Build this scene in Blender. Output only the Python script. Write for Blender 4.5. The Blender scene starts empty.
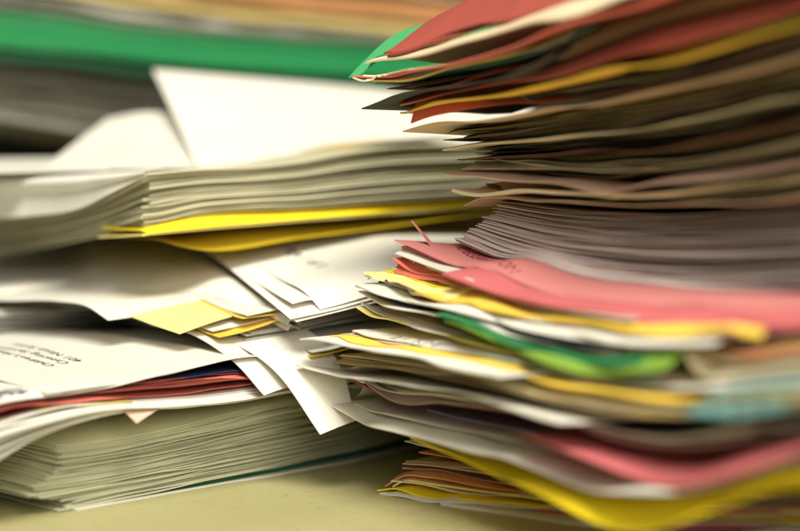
import bpy, math, random
import numpy as np
random.seed(7); RNG = np.random.default_rng(7)
SC = bpy.context.scene
COL = SC.collection

# ------------------------------------------------------------------ camera, world, lamps, exposure
F = 1500.0                         # focal length in photo pixels (photo 800 x 531)
CAMH = 0.10                        # eye height over the table
PIT = math.atan((265.5 - 190.0) / F)
cam_d = bpy.data.cameras.new('camera'); cam = bpy.data.objects.new('camera', cam_d); COL.objects.link(cam)
cam_d.sensor_width = 36.0; cam_d.lens = 36.0 * F / 800.0
cam_d.clip_start = 0.01; cam_d.clip_end = 50
cam.location = (0, 0, CAMH); cam.rotation_euler = (math.pi / 2 - PIT, 0, 0)
cam_d.dof.use_dof = True; cam_d.dof.focus_distance = 0.497
cam_d.dof.aperture_fstop = cam_d.lens / 15.0
cam_d.dof.aperture_blades = 0
SC.camera = cam

world = bpy.data.worlds.new('World'); SC.world = world; world.use_nodes = True
bg = world.node_tree.nodes['Background']
bg.inputs['Color'].default_value = (1.0, 0.93, 0.8, 1); bg.inputs['Strength'].default_value = 0.045

def area(name, loc, target, size, size_y, power, color):
    d = bpy.data.lights.new(name, 'AREA'); d.shape = 'RECTANGLE'; d.size = size; d.size_y = size_y
    d.energy = power; d.color = color
    o = bpy.data.objects.new(name, d); COL.objects.link(o); o.location = loc
    v = np.array(target) - np.array(loc)
    from mathutils import Vector
    o.rotation_euler = Vector(v).to_track_quat('-Z', 'Y').to_euler()
    return o
area('ceiling_lamp', (0.10, -0.30, 1.30), (0, 0.5, 0), 0.9, 0.6, 41, (1.0, 0.955, 0.83))
area('front_fill', (0.32, -0.70, 0.50), (0.0, 0.5, 0.08), 0.8, 0.6, 12, (1.0, 0.94, 0.82))  # added front fill to lighten the shaded sides, not a real lamp

SC.view_settings.view_transform = 'Standard'; SC.view_settings.look = 'None'
SC.view_settings.exposure = 0.0; SC.view_settings.gamma = 1.0
SC.render.engine = 'CYCLES'
SC.cycles.use_denoising = True
SC.cycles.max_bounces = 10; SC.cycles.diffuse_bounces = 6

# ------------------------------------------------------------------ materials
MATS = {}
def srgb(r, g, b):
    f = lambda c: (c / 255 / 12.92) if c / 255 <= 0.04045 else ((c / 255 + 0.055) / 1.055) ** 2.4
    return (f(r), f(g), f(b))

def paper(name, rgb, var=0.10, rough=0.75, scale=60, spec=0.25, trans=0.0):
    m = bpy.data.materials.new(name); m.use_nodes = True
    nt = m.node_tree; N = nt.nodes; L = nt.links
    p = N['Principled BSDF']
    p.inputs['Roughness'].default_value = rough
    p.inputs['Specular IOR Level'].default_value = spec
    oi = N.new('ShaderNodeObjectInfo')
    tc = N.new('ShaderNodeTexCoord')
    nz = N.new('ShaderNodeTexNoise'); nz.inputs['Scale'].default_value = scale; nz.inputs['Detail'].default_value = 5
    L.new(tc.outputs['Object'], nz.inputs['Vector'])
    mr = N.new('ShaderNodeMapRange'); mr.inputs[3].default_value = 1 - var; mr.inputs[4].default_value = 1 + var * 0.5
    L.new(oi.outputs['Random'], mr.inputs[0])
    mr2 = N.new('ShaderNodeMapRange'); mr2.inputs[1].default_value = .3; mr2.inputs[2].default_value = .7
    mr2.inputs[3].default_value = 0.95; mr2.inputs[4].default_value = 1.03
    L.new(nz.outputs['Fac'], mr2.inputs[0])
    mu = N.new('ShaderNodeMath'); mu.operation = 'MULTIPLY'
    L.new(mr.outputs[0], mu.inputs[0]); L.new(mr2.outputs[0], mu.inputs[1])
    vm = N.new('ShaderNodeVectorMath'); vm.operation = 'SCALE'
    vm.inputs[0].default_value = rgb
    L.new(mu.outputs[0], vm.inputs['Scale'])
    L.new(vm.outputs[0], p.inputs['Base Color'])
    nb = N.new('ShaderNodeTexNoise'); nb.inputs['Scale'].default_value = 1800; nb.inputs['Detail'].default_value = 3
    L.new(tc.outputs['Object'], nb.inputs['Vector'])
    bp = N.new('ShaderNodeBump'); bp.inputs['Strength'].default_value = 0.10; bp.inputs['Distance'].default_value = 0.0002
    L.new(nb.outputs['Fac'], bp.inputs['Height']); L.new(bp.outputs[0], p.inputs['Normal'])
    if trans:
        t = N.new('ShaderNodeBsdfTranslucent'); mx = N.new('ShaderNodeMixShader'); mx.inputs[0].default_value = trans
        L.new(vm.outputs[0], t.inputs[0])
        L.new(p.outputs[0], mx.inputs[1]); L.new(t.outputs[0], mx.inputs[2])
        L.new(mx.outputs[0], N['Material Output'].inputs['Surface'])
    MATS[name] = m
    return m

paper('white', (0.80, 0.78, 0.70), trans=0.12)
paper('cream', (0.74, 0.66, 0.46))
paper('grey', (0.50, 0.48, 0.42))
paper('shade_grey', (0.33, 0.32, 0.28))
paper('ream_grey', (0.66, 0.58, 0.56), var=0.3)
paper('ream_olive', (0.52, 0.52, 0.36), var=0.16)
paper('fan', (0.34, 0.31, 0.25), var=0.3)
paper('block', (0.58, 0.55, 0.38), var=0.25)
paper('tan', (0.58, 0.45, 0.30), var=0.2)
paper('blush', (0.66, 0.46, 0.36))
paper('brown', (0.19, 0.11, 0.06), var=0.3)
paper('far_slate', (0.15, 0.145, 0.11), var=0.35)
paper('gap_shade', (0.085, 0.055, 0.03))  # near-black brown standing in for the shade in gaps between sheets
paper('mauve', (0.38, 0.27, 0.26), var=0.3)
paper('gold_tan', (0.55, 0.42, 0.16), var=0.2)
paper('pink', (0.68, 0.25, 0.24))
paper('rose', (0.56, 0.14, 0.15))
paper('salmon', (0.66, 0.17, 0.13))
paper('brick', (0.26, 0.055, 0.035), var=0.25)
paper('red', (0.36, 0.075, 0.055))
paper('orange', (0.78, 0.34, 0.17))
paper('rust', (0.42, 0.20, 0.08))
paper('yellow', (0.92, 0.72, 0.02))
paper('pale_yellow', (0.88, 0.75, 0.28))
paper('gold', (0.80, 0.55, 0.08))
paper('ochre', (0.44, 0.32, 0.012))
paper('green', (0.015, 0.19, 0.06), rough=0.45)
paper('leaf', (0.07, 0.40, 0.15))
paper('bright_green', (0.03, 0.19, 0.07), rough=0.4)
paper('dark_green', (0.012, 0.075, 0.03))
paper('lime', (0.17, 0.30, 0.04))
paper('teal', (0.13, 0.26, 0.24))
paper('pale_blue', (0.52, 0.58, 0.66))
paper('navy', (0.02, 0.02, 0.06))
paper('purple', (0.16, 0.07, 0.20))
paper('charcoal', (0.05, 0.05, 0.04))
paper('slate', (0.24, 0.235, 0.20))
paper('ink', (0.02, 0.018, 0.018), var=0.02)
paper('ink_grey', (0.30, 0.28, 0.25), var=0.02)
paper('ink_blue', (0.05, 0.06, 0.16), var=0.02)
paper('ink_red', (0.28, 0.03, 0.04), var=0.02)
paper('olive', (0.44, 0.37, 0.12))

# ------------------------------------------------------------------ pixel <-> world helpers
def dirs(py):
    v = (265.5 - np.asarray(py, float)) / F
    return math.cos(PIT) + v * math.sin(PIT), -math.sin(PIT) + v * math.cos(PIT)
def zat(py, Y):
    dy, dz = dirs(py); return CAMH + np.asarray(Y) * dz / dy
def at(px, py, Y):
    dy, dz = dirs(py)
    return np.array([(px - 400) / F * Y / dy, Y, CAMH + Y * dz / dy])
def project(X, Y, Z):
    h = Z - CAMH
    dep = Y * math.cos(PIT) - h * math.sin(PIT)
    up = Y * math.sin(PIT) + h * math.cos(PIT)
    return 400 + F * X / dep, 265.5 - F * up / dep

def curve(poly):
    """smooth y(x) through pixel points, flat beyond the ends"""
    p = sorted(poly); x = np.array([q[0] for q in p], float); y = np.array([q[1] for q in p], float)
    if len(x) == 1: return lambda t: np.full_like(np.asarray(t, float), y[0])
    d = np.diff(y) / np.diff(x)
    m = np.zeros(len(x)); m[0] = d[0]; m[-1] = d[-1]
    for i in range(1, len(x) - 1):
        w0, w1 = x[i] - x[i-1], x[i+1] - x[i]
        m[i] = (d[i-1] * w1 + d[i] * w0) / (w0 + w1)
    def f(t):
        t = np.asarray(t, float)
        tc = np.clip(t, x[0], x[-1])
        i = np.clip(np.searchsorted(x, tc) - 1, 0, len(x) - 2)
        h = x[i+1] - x[i]; s = (tc - x[i]) / h
        r = ((1 + 2*s) * (1-s)**2 * y[i] + s*(1-s)**2 * h * m[i] + s*s*(3-2*s) * y[i+1] + s*s*(s-1) * h * m[i+1])
        # ease out beyond the ends
        ext = t - tc
        slope = np.where(ext > 0, m[-1], m[0])
        return r + slope * 25 * np.tanh(ext / 25)
    return f
def noise1(n, amp, scale):
    """smooth random 1-D wave"""
    k = max(2, int(scale)); c = RNG.normal(0, 1, k + 3)
    t = np.linspace(0, k, n); i = t.astype(int); s = t - i; s = s*s*(3-2*s)
    return amp * (c[i] * (1-s) + c[i+1] * s)

def noise_along(d, amp, wave):
    """smooth random wave along a distance (metres)"""
    k = int(d.max()/wave) + 2; c = RNG.normal(0, 1, k + 2); o = RNG.random()
    t = d/wave + o; i = np.minimum(t.astype(int), k); s = t - i; s = s*s*(3-2*s)
    return amp * (c[i] * (1-s) + c[np.minimum(i+1, k+1)] * s)

# ------------------------------------------------------------------ mesh builders
def link_mesh(name, V, faces, smooth, mat, origin, parent=None):
    me = bpy.data.meshes.new(name)
    V = np.asarray(V) - origin
    me.from_pydata(V.tolist(), [], faces)
    me.polygons.foreach_set('use_smooth', smooth)
    me.materials.append(MATS[mat]); me.update()
    o = bpy.data.objects.new(name, me); COL.objects.link(o)
    o.location = origin
    if parent:
        o.parent = parent; o.location = origin - np.array(parent.location)
    return o
def tag(o, label=None, cat=None, group=None, kind=None):
    if label: o['label'] = label
    if cat: o['category'] = cat
    if group: o['group'] = group
    if kind: o['kind'] = kind
    return o

def grid_solid(G, th, name, mat, origin=None, parent=None, vertical=True):
    """G: na x nb x 3 grid of the underside -> closed thin sheet"""
    na, nb, _ = G.shape
    if vertical: off = np.zeros_like(G); off[..., 2] = th
    else:
        da = np.gradient(G, axis=0); db = np.gradient(G, axis=1)
        n = np.cross(da, db); n /= np.linalg.norm(n, axis=2, keepdims=True) + 1e-12
        off = n * th
    T = G + off
    V = np.concatenate([T.reshape(-1, 3), G.reshape(-1, 3)])
    n0 = na * nb
    idx = np.arange(n0).reshape(na, nb)
    q = np.stack([idx[:-1, :-1], idx[1:, :-1], idx[1:, 1:], idx[:-1, 1:]], -1).reshape(-1, 4)
    faces = q.tolist() + (q[:, ::-1] + n0).tolist()
    ns = len(faces)
    ring = list(idx[:, 0]) + list(idx[-1, 1:]) + list(idx[::-1, -1][1:]) + list(idx[0, ::-1][1:-1])
    ring = np.array(ring)
    R = np.concatenate([T.reshape(-1, 3)[ring], G.reshape(-1, 3)[ring]])
    k = len(ring); base = len(V)
    V = np.concatenate([V, R])
    for i in range(k):
        j = (i + 1) % k
        faces.append([base + i, base + k + i, base + k + j, base + j])
    sm = [True] * ns + [False] * k
    if origin is None: origin = G[0, 0]
    return link_mesh(name, V, faces, sm, mat, origin, parent)

class Field:
    """height field of what has been laid down so far, so that sheets rest on one another"""
    def __init__(s, x0, x1, y0, y1, res=0.002, base=0.0):
        s.x0, s.y0, s.r = x0, y0, res
        s.nx, s.ny = int((x1-x0)/res)+2, int((y1-y0)/res)+2
        s.h = np.full((s.nx, s.ny), base)
        s.X, s.Y = np.meshgrid(x0 + np.arange(s.nx)*res, y0 + np.arange(s.ny)*res, indexing='ij')
    def sample(s, X, Y):
        u = np.clip((X - s.x0)/s.r, 0, s.nx-1.001); v = np.clip((Y - s.y0)/s.r, 0, s.ny-1.001)
        i = u.astype(int); j = v.astype(int); du = u-i; dv = v-j
        h = s.h
        return (h[i,j]*(1-du)*(1-dv)+h[i+1,j]*du*(1-dv)+h[i,j+1]*(1-du)*dv+h[i+1,j+1]*du*dv)

RIGHT = Field(-0.16, 0.50, 0.15, 0.80)
LEFT = Field(-0.40, 0.36, 0.36, 0.95)
PLANE = {'R': (0.01, 0.50), 'L': (-0.1194, 0.448)}
SHEETS = {}

def sheet(label, mat, front, ang, D=None, b0=None, plane='R', la=0.27, lb=0.205, th=0.0003, side=None, La=0.06,
          up=None, bu=0.015, rise=0.0, riseL=0.02, field=RIGHT, wob=0.0005, curl=0.0, group=None, name='paper_sheet',
          cat='paper sheet', gap=0.00006, key=None, parent=None, rag=0.0003, zadd=0.0, flat=0.0):
    A = math.radians(ang)
    e1 = np.array([math.cos(A), math.sin(A)]); e2 = np.array([-math.sin(A), math.cos(A)])
    px0, py0 = front[0]
    if D is None and b0 is None: D = 0.5 + random.uniform(-0.006, 0.006)
    if D is None:
        P0 = np.array(PLANE[plane]) + b0 * e2
        u = (px0 - 400) / F
        t = (u * P0[1] - P0[0]) / (e1[0] - u * e1[1])
        tip = P0 + t * e1
    else:
        tip = at(px0, py0, D)[:2]
    na, nb = 52, 20
    s = np.linspace(0, 1, na); a = la * (0.35*s + 0.65*s**2)
    s = np.linspace(0, 1, nb); b = lb * (0.22*s + 0.78*s**2.2)
    Aa, Bb = np.meshgrid(a, b, indexing='ij')
    # plan with slightly ragged edges
    re = noise_along(a, rag, 0.018); rs = noise_along(b, rag, 0.02)
    P = tip + Aa[..., None]*e1 + Bb[..., None]*e2
    P = P + (re[:, None]*np.exp(-Bb/0.01))[..., None]*e2 + (rs[None, :]*np.exp(-Aa/0.01))[..., None]*e1
    X, Y = P[..., 0], P[..., 1]
    fy = curve(front)
    def z_on(cx, X, Y):
        px = 400 + F * X / Y; z = zat(cx(px), Y)
        return z
    zf = z_on(fy, X[:, 0], Y[:, 0])
    Z = np.repeat(zf[:, None], nb, 1)
    if up is not None:
        uy = curve(up)
        pu = (tip + a[:, None]*e1 + bu*e2)
        zu = z_on(uy, pu[:, 0], pu[:, 1])
        w = np.clip(Bb/bu, 0, 1); w = 1-(1-w)**1.8
        Z = zf[:, None]*(1-w) + zu[:, None]*w
    if side is not None:
        sy = curve(side)
        zs = z_on(sy, X[0, :], Y[0, :])
        Z = Z + (zs - zs[0])[None, :]*np.exp(-Aa/La)
    if rise: Z = Z + rise*(1-np.exp(-Bb/riseL))
    if flat:
        w = np.clip((Bb-0.01)/0.10, 0, 1); w = w*w*(3-2*w)*flat
        Z = Z*(1-w) + w*np.mean(Z[: na*2//3, 0])
    if wob:
        Z = Z + noise_along(a, wob, 0.026)[:, None]*np.exp(-Bb/0.05) + noise_along(b, wob, 0.04)[None, :]*np.exp(-Aa/0.05)
    if curl: Z = Z + curl*np.exp(-(Aa+Bb)/0.012)
    Z = Z + zadd
    if field is not None:
        need = field.sample(X, Y) + gap - Z
        lift = np.maximum(need, 0)
        for _ in range(3):
            l2 = lift.copy()
            l2[1:-1] = (lift[:-2] + 2*lift[1:-1] + lift[2:])/4
            l3 = l2.copy()
            l3[:, 1:-1] = (l2[:, :-2] + 2*l2[:, 1:-1] + l2[:, 2:])/4
            lift = np.maximum(l3, np.maximum(need, 0))
        Z = Z + lift
        # lay it down
        fx, fyy = field.X - tip[0], field.Y - tip[1]
        ca = fx*e1[0] + fyy*e1[1]; cb = fx*e2[0] + fyy*e2[1]
        ins = (ca >= 0) & (ca <= la) & (cb >= 0) & (cb <= lb)
        if ins.any():
            ai = np.interp(ca[ins], a, np.arange(na)); bi = np.interp(cb[ins], b, np.arange(nb))
            i = np.minimum(ai.astype(int), na-2); j = np.minimum(bi.astype(int), nb-2); du = ai-i; dv = bi-j
            zz = Z[i,j]*(1-du)*(1-dv)+Z[i+1,j]*du*(1-dv)+Z[i,j+1]*(1-du)*dv+Z[i+1,j+1]*du*dv
            field.h[ins] = np.maximum(field.h[ins], zz + th)
    G = np.stack([X, Y, Z], -1)
    o = grid_solid(G, th, name, mat, parent=parent)
    if parent is None: tag(o, label, cat, group)
    elif label: o['label'] = label
    rec = dict(o=o, a=a, b=b, G=G, th=th)
    if key: SHEETS[key] = rec
    return rec

def loft(label, mat, rows, th=0.0003, name='paper_sheet', cat='paper sheet', group=None, n=(40, 24), key=None, flip=False):
    """rows of (px, py, depth) control points -> smooth sheet of real thickness"""
    pts = np.array([[at(*p) for p in r] for r in rows])        # R x C x 3
    def cr(Pn, m):
        k = len(Pn); t = np.linspace(0, k-1, m); i = np.minimum(t.astype(int), k-2); s = (t-i).reshape((-1,)+(1,)*(Pn.ndim-1))
        p1, p2 = Pn[i], Pn[i+1]
        p0 = np.where((i > 0).reshape(s.shape), Pn[np.maximum(i-1, 0)], 2*p1-p2)
        p3 = np.where((i < k-2).reshape(s.shape), Pn[np.minimum(i+2, k-1)], 2*p2-p1)
        return 0.5*((2*p1)+(-p0+p2)*s+(2*p0-5*p1+4*p2-p3)*s**2+(-p0+3*p1-3*p2+p3)*s**3)
    Q = cr(pts, n[1])                        # along rows
    Q = cr(np.swapaxes(Q, 0, 1), n[0])       # C x R
    G = Q if not flip else Q[::-1]
    o = grid_solid(G, th, name, mat, vertical=False)
    tag(o, label, cat, group)
    rec = dict(o=o, a=np.linspace(0, 1, G.shape[0]), b=np.linspace(0, 1, G.shape[1]), G=G, th=th, lofted=True)
    if key: SHEETS[key] = rec
    return rec

def surf(rec, u, v):
    """surface point at fractional grid index"""
    G = rec['G']; i = np.clip(u.astype(int), 0, G.shape[0]-2); j = np.clip(v.astype(int), 0, G.shape[1]-2)
    du = (u-i)[:, None]; dv = (v-j)[:, None]
    p = G[i,j]*(1-du)*(1-dv)+G[i+1,j]*du*(1-dv)+G[i,j+1]*(1-du)*dv+G[i+1,j+1]*du*dv
    return p
def locate(rec, px, py):
    G = rec['G']; na, nb, _ = G.shape
    U, V = np.meshgrid(np.linspace(0, na-1, na*8), np.linspace(0, nb-1, nb*12), indexing='ij')
    P = surf(rec, U.ravel(), V.ravel())
    x, y = project(P[:, 0], P[:, 1], P[:, 2] + rec['th'])
    k = np.argmin((x-px)**2 + (y-py)**2)
    return np.array([U.ravel()[k], V.ravel()[k]])
def lift_on(rec, uv):
    P = surf(rec, uv[:, 0], uv[:, 1])
    if rec.get('lofted'):
        G = rec['G']; da = np.gradient(G, axis=0); db = np.gradient(G, axis=1)
        n = np.cross(da, db); n /= np.linalg.norm(n, axis=2, keepdims=True)
        i = np.clip(np.round(uv).astype(int), 0, [G.shape[0]-1, G.shape[1]-1])
        return P + n[i[:, 0], i[:, 1]]*(rec['th'] + 0.00008)
    return P + np.array([0, 0, rec['th'] + 0.00008])
def to_local(rec, uv):
    return np.stack([np.interp(uv[:, 0], np.arange(len(rec['a'])), rec['a']), np.interp(uv[:, 1], np.arange(len(rec['b'])), rec['b'])], -1)
def from_local(rec, ab):
    return np.stack([np.interp(ab[:, 0], rec['a'], np.arange(len(rec['a']))), np.interp(ab[:, 1], rec['b'], np.arange(len(rec['b'])))], -1)

def mark(rec, mat, V, faces, name):
    o = rec['o']
    return link_mesh(name, V, faces, [False]*len(faces), mat, V.mean(0), parent=o)
def text_on(rec, s, p0, p1, height, mat='ink', name='printed_line', stretch=None):
    """print a line of text on a sheet: baseline from pixel p0 towards pixel p1"""
    l0 = to_local(rec, locate(rec, *p0)[None])[0]; l1 = to_local(rec, locate(rec, *p1)[None])[0]
    d = l1 - l0; L = np.linalg.norm(d); d /= L; n = np.array([-d[1], d[0]])
    cu = bpy.data.curves.new('txt', 'FONT'); cu.body = s; cu.size = 1.0; cu.resolution_u = 3
    to = bpy.data.objects.new('txt', cu); COL.objects.link(to)
    dg = bpy.context.evaluated_depsgraph_get()
    me = bpy.data.meshes.new_from_object(to.evaluated_get(dg))
    V = np.array([v.co[:2] for v in me.vertices]); faces = [list(p.vertices) for p in me.polygons]
    bpy.data.objects.remove(to); bpy.data.curves.remove(cu); bpy.data.meshes.remove(me)
    sx = L / V[:, 0].max() if stretch is None else stretch
    ab = l0 + (V[:, :1]*sx)*d + (V[:, 1:2]*height)*n
    mark(rec, mat, lift_on(rec, from_local(rec, ab)), faces, name)
def stroke_on(rec, lines, w=0.0004, mat='ink', name='pen_mark'):
    Vs, Fs = [], []
    for ln in lines:
        ab = np.array([to_local(rec, locate(rec, *p)[None])[0] for p in ln])
        t = np.linspace(0, len(ab)-1, len(ab)*4)
        ab = np.stack([np.interp(t, np.arange(len(ab)), ab[:, k]) for k in (0, 1)], -1)
        tg = np.gradient(ab, axis=0); tg /= np.linalg.norm(tg, axis=1, keepdims=True) + 1e-9
        nn = np.stack([-tg[:, 1], tg[:, 0]], -1)
        ww = w*(0.7+0.5*RNG.random(len(ab)))[:, None]
        q = np.concatenate([ab+nn*ww/2, ab-nn*ww/2]); k = len(ab); base = sum(len(v) for v in Vs)
        Vs.append(q); Fs += [[base+i, base+i+1, base+k+i+1, base+k+i] for i in range(k-1)]
    mark(rec, mat, lift_on(rec, from_local(rec, np.concatenate(Vs))), Fs, name)

def fill(lo, hi, n, mats, label, group, tips, angs, D=None, b0=None, plane='R', th=(0.0002, 0.0004), field=RIGHT, side=None, name='paper_sheet', cat='paper sheet', **kw):
    """n look-alike sheets between two edge lines; tips(t) gives the corner's pixel column"""
    fl, fh = curve(lo), curve(hi)
    gp_ = kw.pop('gaps', None); lr_ = kw.pop('las', None); jit = kw.pop('jit', .35)
    for k in range(n):
        if gp_: kw['gap'] = random.choice(gp_)
        if lr_: kw['la'] = random.uniform(*lr_)
        t = (k+0.5)/n
        x0 = tips(t)
        xs = [x0] + [x for x in (-40, 0, 40, 80, 120, 160, 200, 250, 300, 350, 400, 450, 500, 550, 600, 650, 700, 760, 820) if x > x0 + 12]
        j = random.uniform(-jit, jit)/n
        fr = [(x, float(fl(x)*(1-t-j) + fh(x)*(t+j))) for x in xs]
        sd = side(t, fr[0]) if side else None
        dd = D(t) if callable(D) else D
        bb = b0(t) if callable(b0) else b0
        m = mats[k % len(mats)] if isinstance(mats, list) else mats(k)
        lb = label[m] if isinstance(label, dict) else label
        gp = group[m] if isinstance(group, dict) else group
        sheet(lb, m, fr, random.uniform(*angs), D=dd, b0=bb, plane=plane, th=random.uniform(*th), field=field, side=sd, group=gp, name=name, cat=cat, **kw)

# ================================================================== THE SETTING
def box_mesh(name, x0, x1, y0, y1, z0, z1, mat):
    V = [(x, y, z) for z in (z0, z1) for y in (y0, y1) for x in (x0, x1)]
    Fc = [[0,2,3,1],[4,5,7,6],[0,1,5,4],[1,3,7,5],[3,2,6,7],[2,0,4,6]]
    return link_mesh(name, np.array(V, float), Fc, [False]*6, mat, np.array([(x0+x1)/2, (y0+y1)/2, z0]))
def table_material():
    m = paper('table', (0.40, 0.37, 0.18), var=0.0, rough=0.38, scale=25, spec=0.4)
    nt = m.node_tree; N = nt.nodes; L = nt.links
    p = N['Principled BSDF']; tc = [n for n in N if n.type == 'TEX_COORD'][0]
    base = p.inputs['Base Color'].links[0].from_socket
    v = N.new('ShaderNodeTexNoise'); v.inputs['Scale'].default_value = 420; v.inputs['Detail'].default_value = 2
    L.new(tc.outputs['Object'], v.inputs['Vector'])
    r = N.new('ShaderNodeValToRGB'); r.color_ramp.elements[0].position = 0.30; r.color_ramp.elements[1].position = 0.40
    L.new(v.outputs['Fac'], r.inputs[0])
    mx = N.new('ShaderNodeMix'); mx.data_type = 'RGBA'
    mx.inputs[6].default_value = (0.33, 0.30, 0.145, 1)
    L.new(r.outputs[0], mx.inputs[0]); L.new(base, mx.inputs[7])
    L.new(mx.outputs[2], p.inputs['Base Color'])
table_material()
tag(box_mesh('table_surface', -1.2, 1.2, -0.3, 1.5, -0.03, 0.0, 'table'), kind='structure')
paper('wall', (0.05, 0.04, 0.03), var=0.0)
tag(box_mesh('back_wall', -1.6, 1.6, 1.9, 2.0, -0.6, 1.2, 'wall'), kind='structure')

# ================================================================== BACKGROUND STACK (far left)
BACK = Field(-0.75, 0.60, 0.60, 1.45, res=0.004)
def far(label, mat, front, D=0.78, th=0.001, ang=24, **kw):
    return sheet(label, mat, front, ang, D=D, la=0.60, lb=0.30, th=th, field=BACK, wob=0.001, rag=0.001, **kw)
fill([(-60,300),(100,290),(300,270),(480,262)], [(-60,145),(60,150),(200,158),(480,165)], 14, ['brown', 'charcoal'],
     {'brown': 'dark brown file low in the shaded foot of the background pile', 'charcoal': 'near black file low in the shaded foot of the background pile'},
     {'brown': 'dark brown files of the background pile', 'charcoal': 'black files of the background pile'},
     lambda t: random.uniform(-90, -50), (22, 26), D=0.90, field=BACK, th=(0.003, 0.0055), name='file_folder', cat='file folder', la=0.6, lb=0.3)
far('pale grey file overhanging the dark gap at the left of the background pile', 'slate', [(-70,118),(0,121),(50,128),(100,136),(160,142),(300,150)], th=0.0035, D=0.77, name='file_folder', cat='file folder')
fill([(-70,116),(60,124),(120,132),(200,140),(300,146)], [(-70,62),(60,70),(150,80),(300,92)], 9, ['far_slate'],
     'grey brown file in the blurred ream under the green folder', 'grey files under the green folder', lambda t: random.uniform(-90, -70), (23, 25), D=0.78,
     th=(0.0020, 0.0034), field=BACK, name='file_folder', cat='file folder', la=0.6, lb=0.3)
far('pale sage grey file lying right under the green folder', 'grey', [(-70,58),(0,62),(60,69),(150,80),(300,92),(450,98)], D=0.785, th=0.002, name='file_folder', cat='file folder')
gf = sheet('thick green folder bulging across the background pile', 'dark_green', [(-70,56),(0,58),(60,64),(150,76),(250,84),(370,90),(480,94)], 24, D=0.765, la=0.6, lb=0.3, th=0.004, field=BACK, name='green_folder', cat='folder')
sheet(None, 'green', [(-70,44),(0,46),(60,52),(150,62),(250,70),(370,78),(480,84)], 24, D=0.765, la=0.6, lb=0.3, th=0.003, field=BACK, name='front_cover', parent=gf['o'],
      up=[(-70,18),(0,22),(60,27),(110,36),(250,46),(450,58)], bu=0.02)
sheet(None, 'bright_green', [(-70,20),(0,24),(60,28),(110,35),(250,44),(450,56)], 24, D=0.775, la=0.6, lb=0.3, th=0.002, field=BACK, name='back_cover', parent=gf['o'],
      up=[(-70,8),(0,13),(60,18),(110,26),(250,40),(450,50)], bu=0.02)
fill([(-70,10),(0,15),(60,21),(110,30),(250,41),(450,53)], [(-70,0),(0,6),(60,12),(110,22),(250,33),(450,46)], 4, ['dark_green', 'far_slate'], {'dark_green': 'thin dark green file on the thick green folder of the background pile', 'far_slate': 'thin dark grey file on the thick green folder of the background pile'},
     {'dark_green': 'dark green files on the thick green folder', 'far_slate': 'dark grey files on the thick green folder'}, lambda t: random.uniform(-90, -60), (23, 25), D=0.785, field=BACK, th=(0.001, 0.002), name='file_folder', cat='file folder', la=0.6, lb=0.3)
far('mid grey file lying on top of the green folder', 'slate', [(-70,-6),(0,2),(40,10),(110,26),(200,34),(300,40),(430,52)], D=0.79, th=0.003, name='file_folder', cat='file folder')
far('light grey file second above the green folder', 'grey', [(-70,-14),(20,-2),(100,14),(200,26),(300,33),(430,46)], D=0.785, th=0.003, name='file_folder', cat='file folder')
far('slate grey file third above the green folder', 'slate', [(-70,-22),(60,0),(160,17),(250,27),(330,32),(430,44)], D=0.79, th=0.003, name='file_folder', cat='file folder')
far('pale olive yellow file below the orange one in the background pile', 'gold_tan', [(-70,-34),(60,-6),(160,9),(250,19),(330,26),(430,40)], D=0.78, th=0.004, name='file_folder', cat='file folder')
far('dark olive file between the yellow and the orange one in the background pile', 'olive', [(-70,-40),(100,-8),(200,8),(300,16),(430,32)], D=0.79, th=0.003, name='file_folder', cat='file folder')
far('orange file near the top edge in the background pile', 'rust', [(-70,-52),(100,-14),(200,-1),(300,9),(430,24)], D=0.78, th=0.004, name='file_folder', cat='file folder')
fill([(-70,-55),(100,-22),(200,-8),(300,2),(430,16)], [(-70,-140),(100,-120),(300,-100),(430,-80)], 8, ['brown', 'tan'],
     {'brown': 'dark brown file above the orange one in the background pile', 'tan': 'tan file above the orange one in the background pile'},
     {'brown': 'dark brown files at the top of the background pile', 'tan': 'tan files at the top of the background pile'},
     lambda t: random.uniform(-90, -60), (22, 26), D=0.79, field=BACK, th=(0.003, 0.0055), name='file_folder', cat='file folder', la=0.6, lb=0.3)

# ================================================================== LEFT STACK, bottom to top
def left(label, mat, front, ang=40, **kw):
    kw.setdefault('field', LEFT); kw.setdefault('plane', 'L')
    return sheet(label, mat, front, ang, **kw)
left('thin pale sheet lowest under the left ream, its edge on the table', 'white', [(75,513),(160,500),(240,485),(300,474),(400,452),(440,445)], ang=45, b0=-0.002, th=0.0003, la=0.25)
left('dark green sheet under the bottom ream of the left stack', 'dark_green', [(100,507),(160,497),(240,480),(300,468),(400,446),(440,440)], ang=45, b0=0.0005, th=0.0012, la=0.25)
def ream_tip(t): return np.interp(t, [0, .15, .3, .5, .7, 1], [55, 70, 22, 40, 58, 56]) + random.uniform(-5, 5)
fill([(-10,522),(60,511),(100,503),(200,484),(300,464),(400,440)], [(0,452),(58,448),(100,443),(160,432),(220,418),(270,406),(320,398),(400,388)],
     54, ['ream_olive'], 'greenish white sheet in the thick ream at the foot of the left stack', 'sheets of the thick ream at the foot of the left stack',
     ream_tip, (44, 46), b0=lambda t: random.uniform(-0.001, 0.0015), plane='L', field=LEFT, th=(0.00025, 0.0004), la=0.24, lb=0.20,
     side=lambda t, p: [p, (p[0]-30, p[1]-7), (p[0]-70, p[1]-17), (p[0]-160, p[1]-38)], rag=0.0002, wob=0.0003, gaps=[.00004]*5+[.0003, .0007])
WL = [(-70,505),(-5,463),(20,449),(50,433),(80,423),(120,414),(170,409),(230,403),(300,392)]
WH = [(-70,440),(-5,422),(30,417),(80,408),(120,404),(170,402),(230,397),(300,388)]
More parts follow.
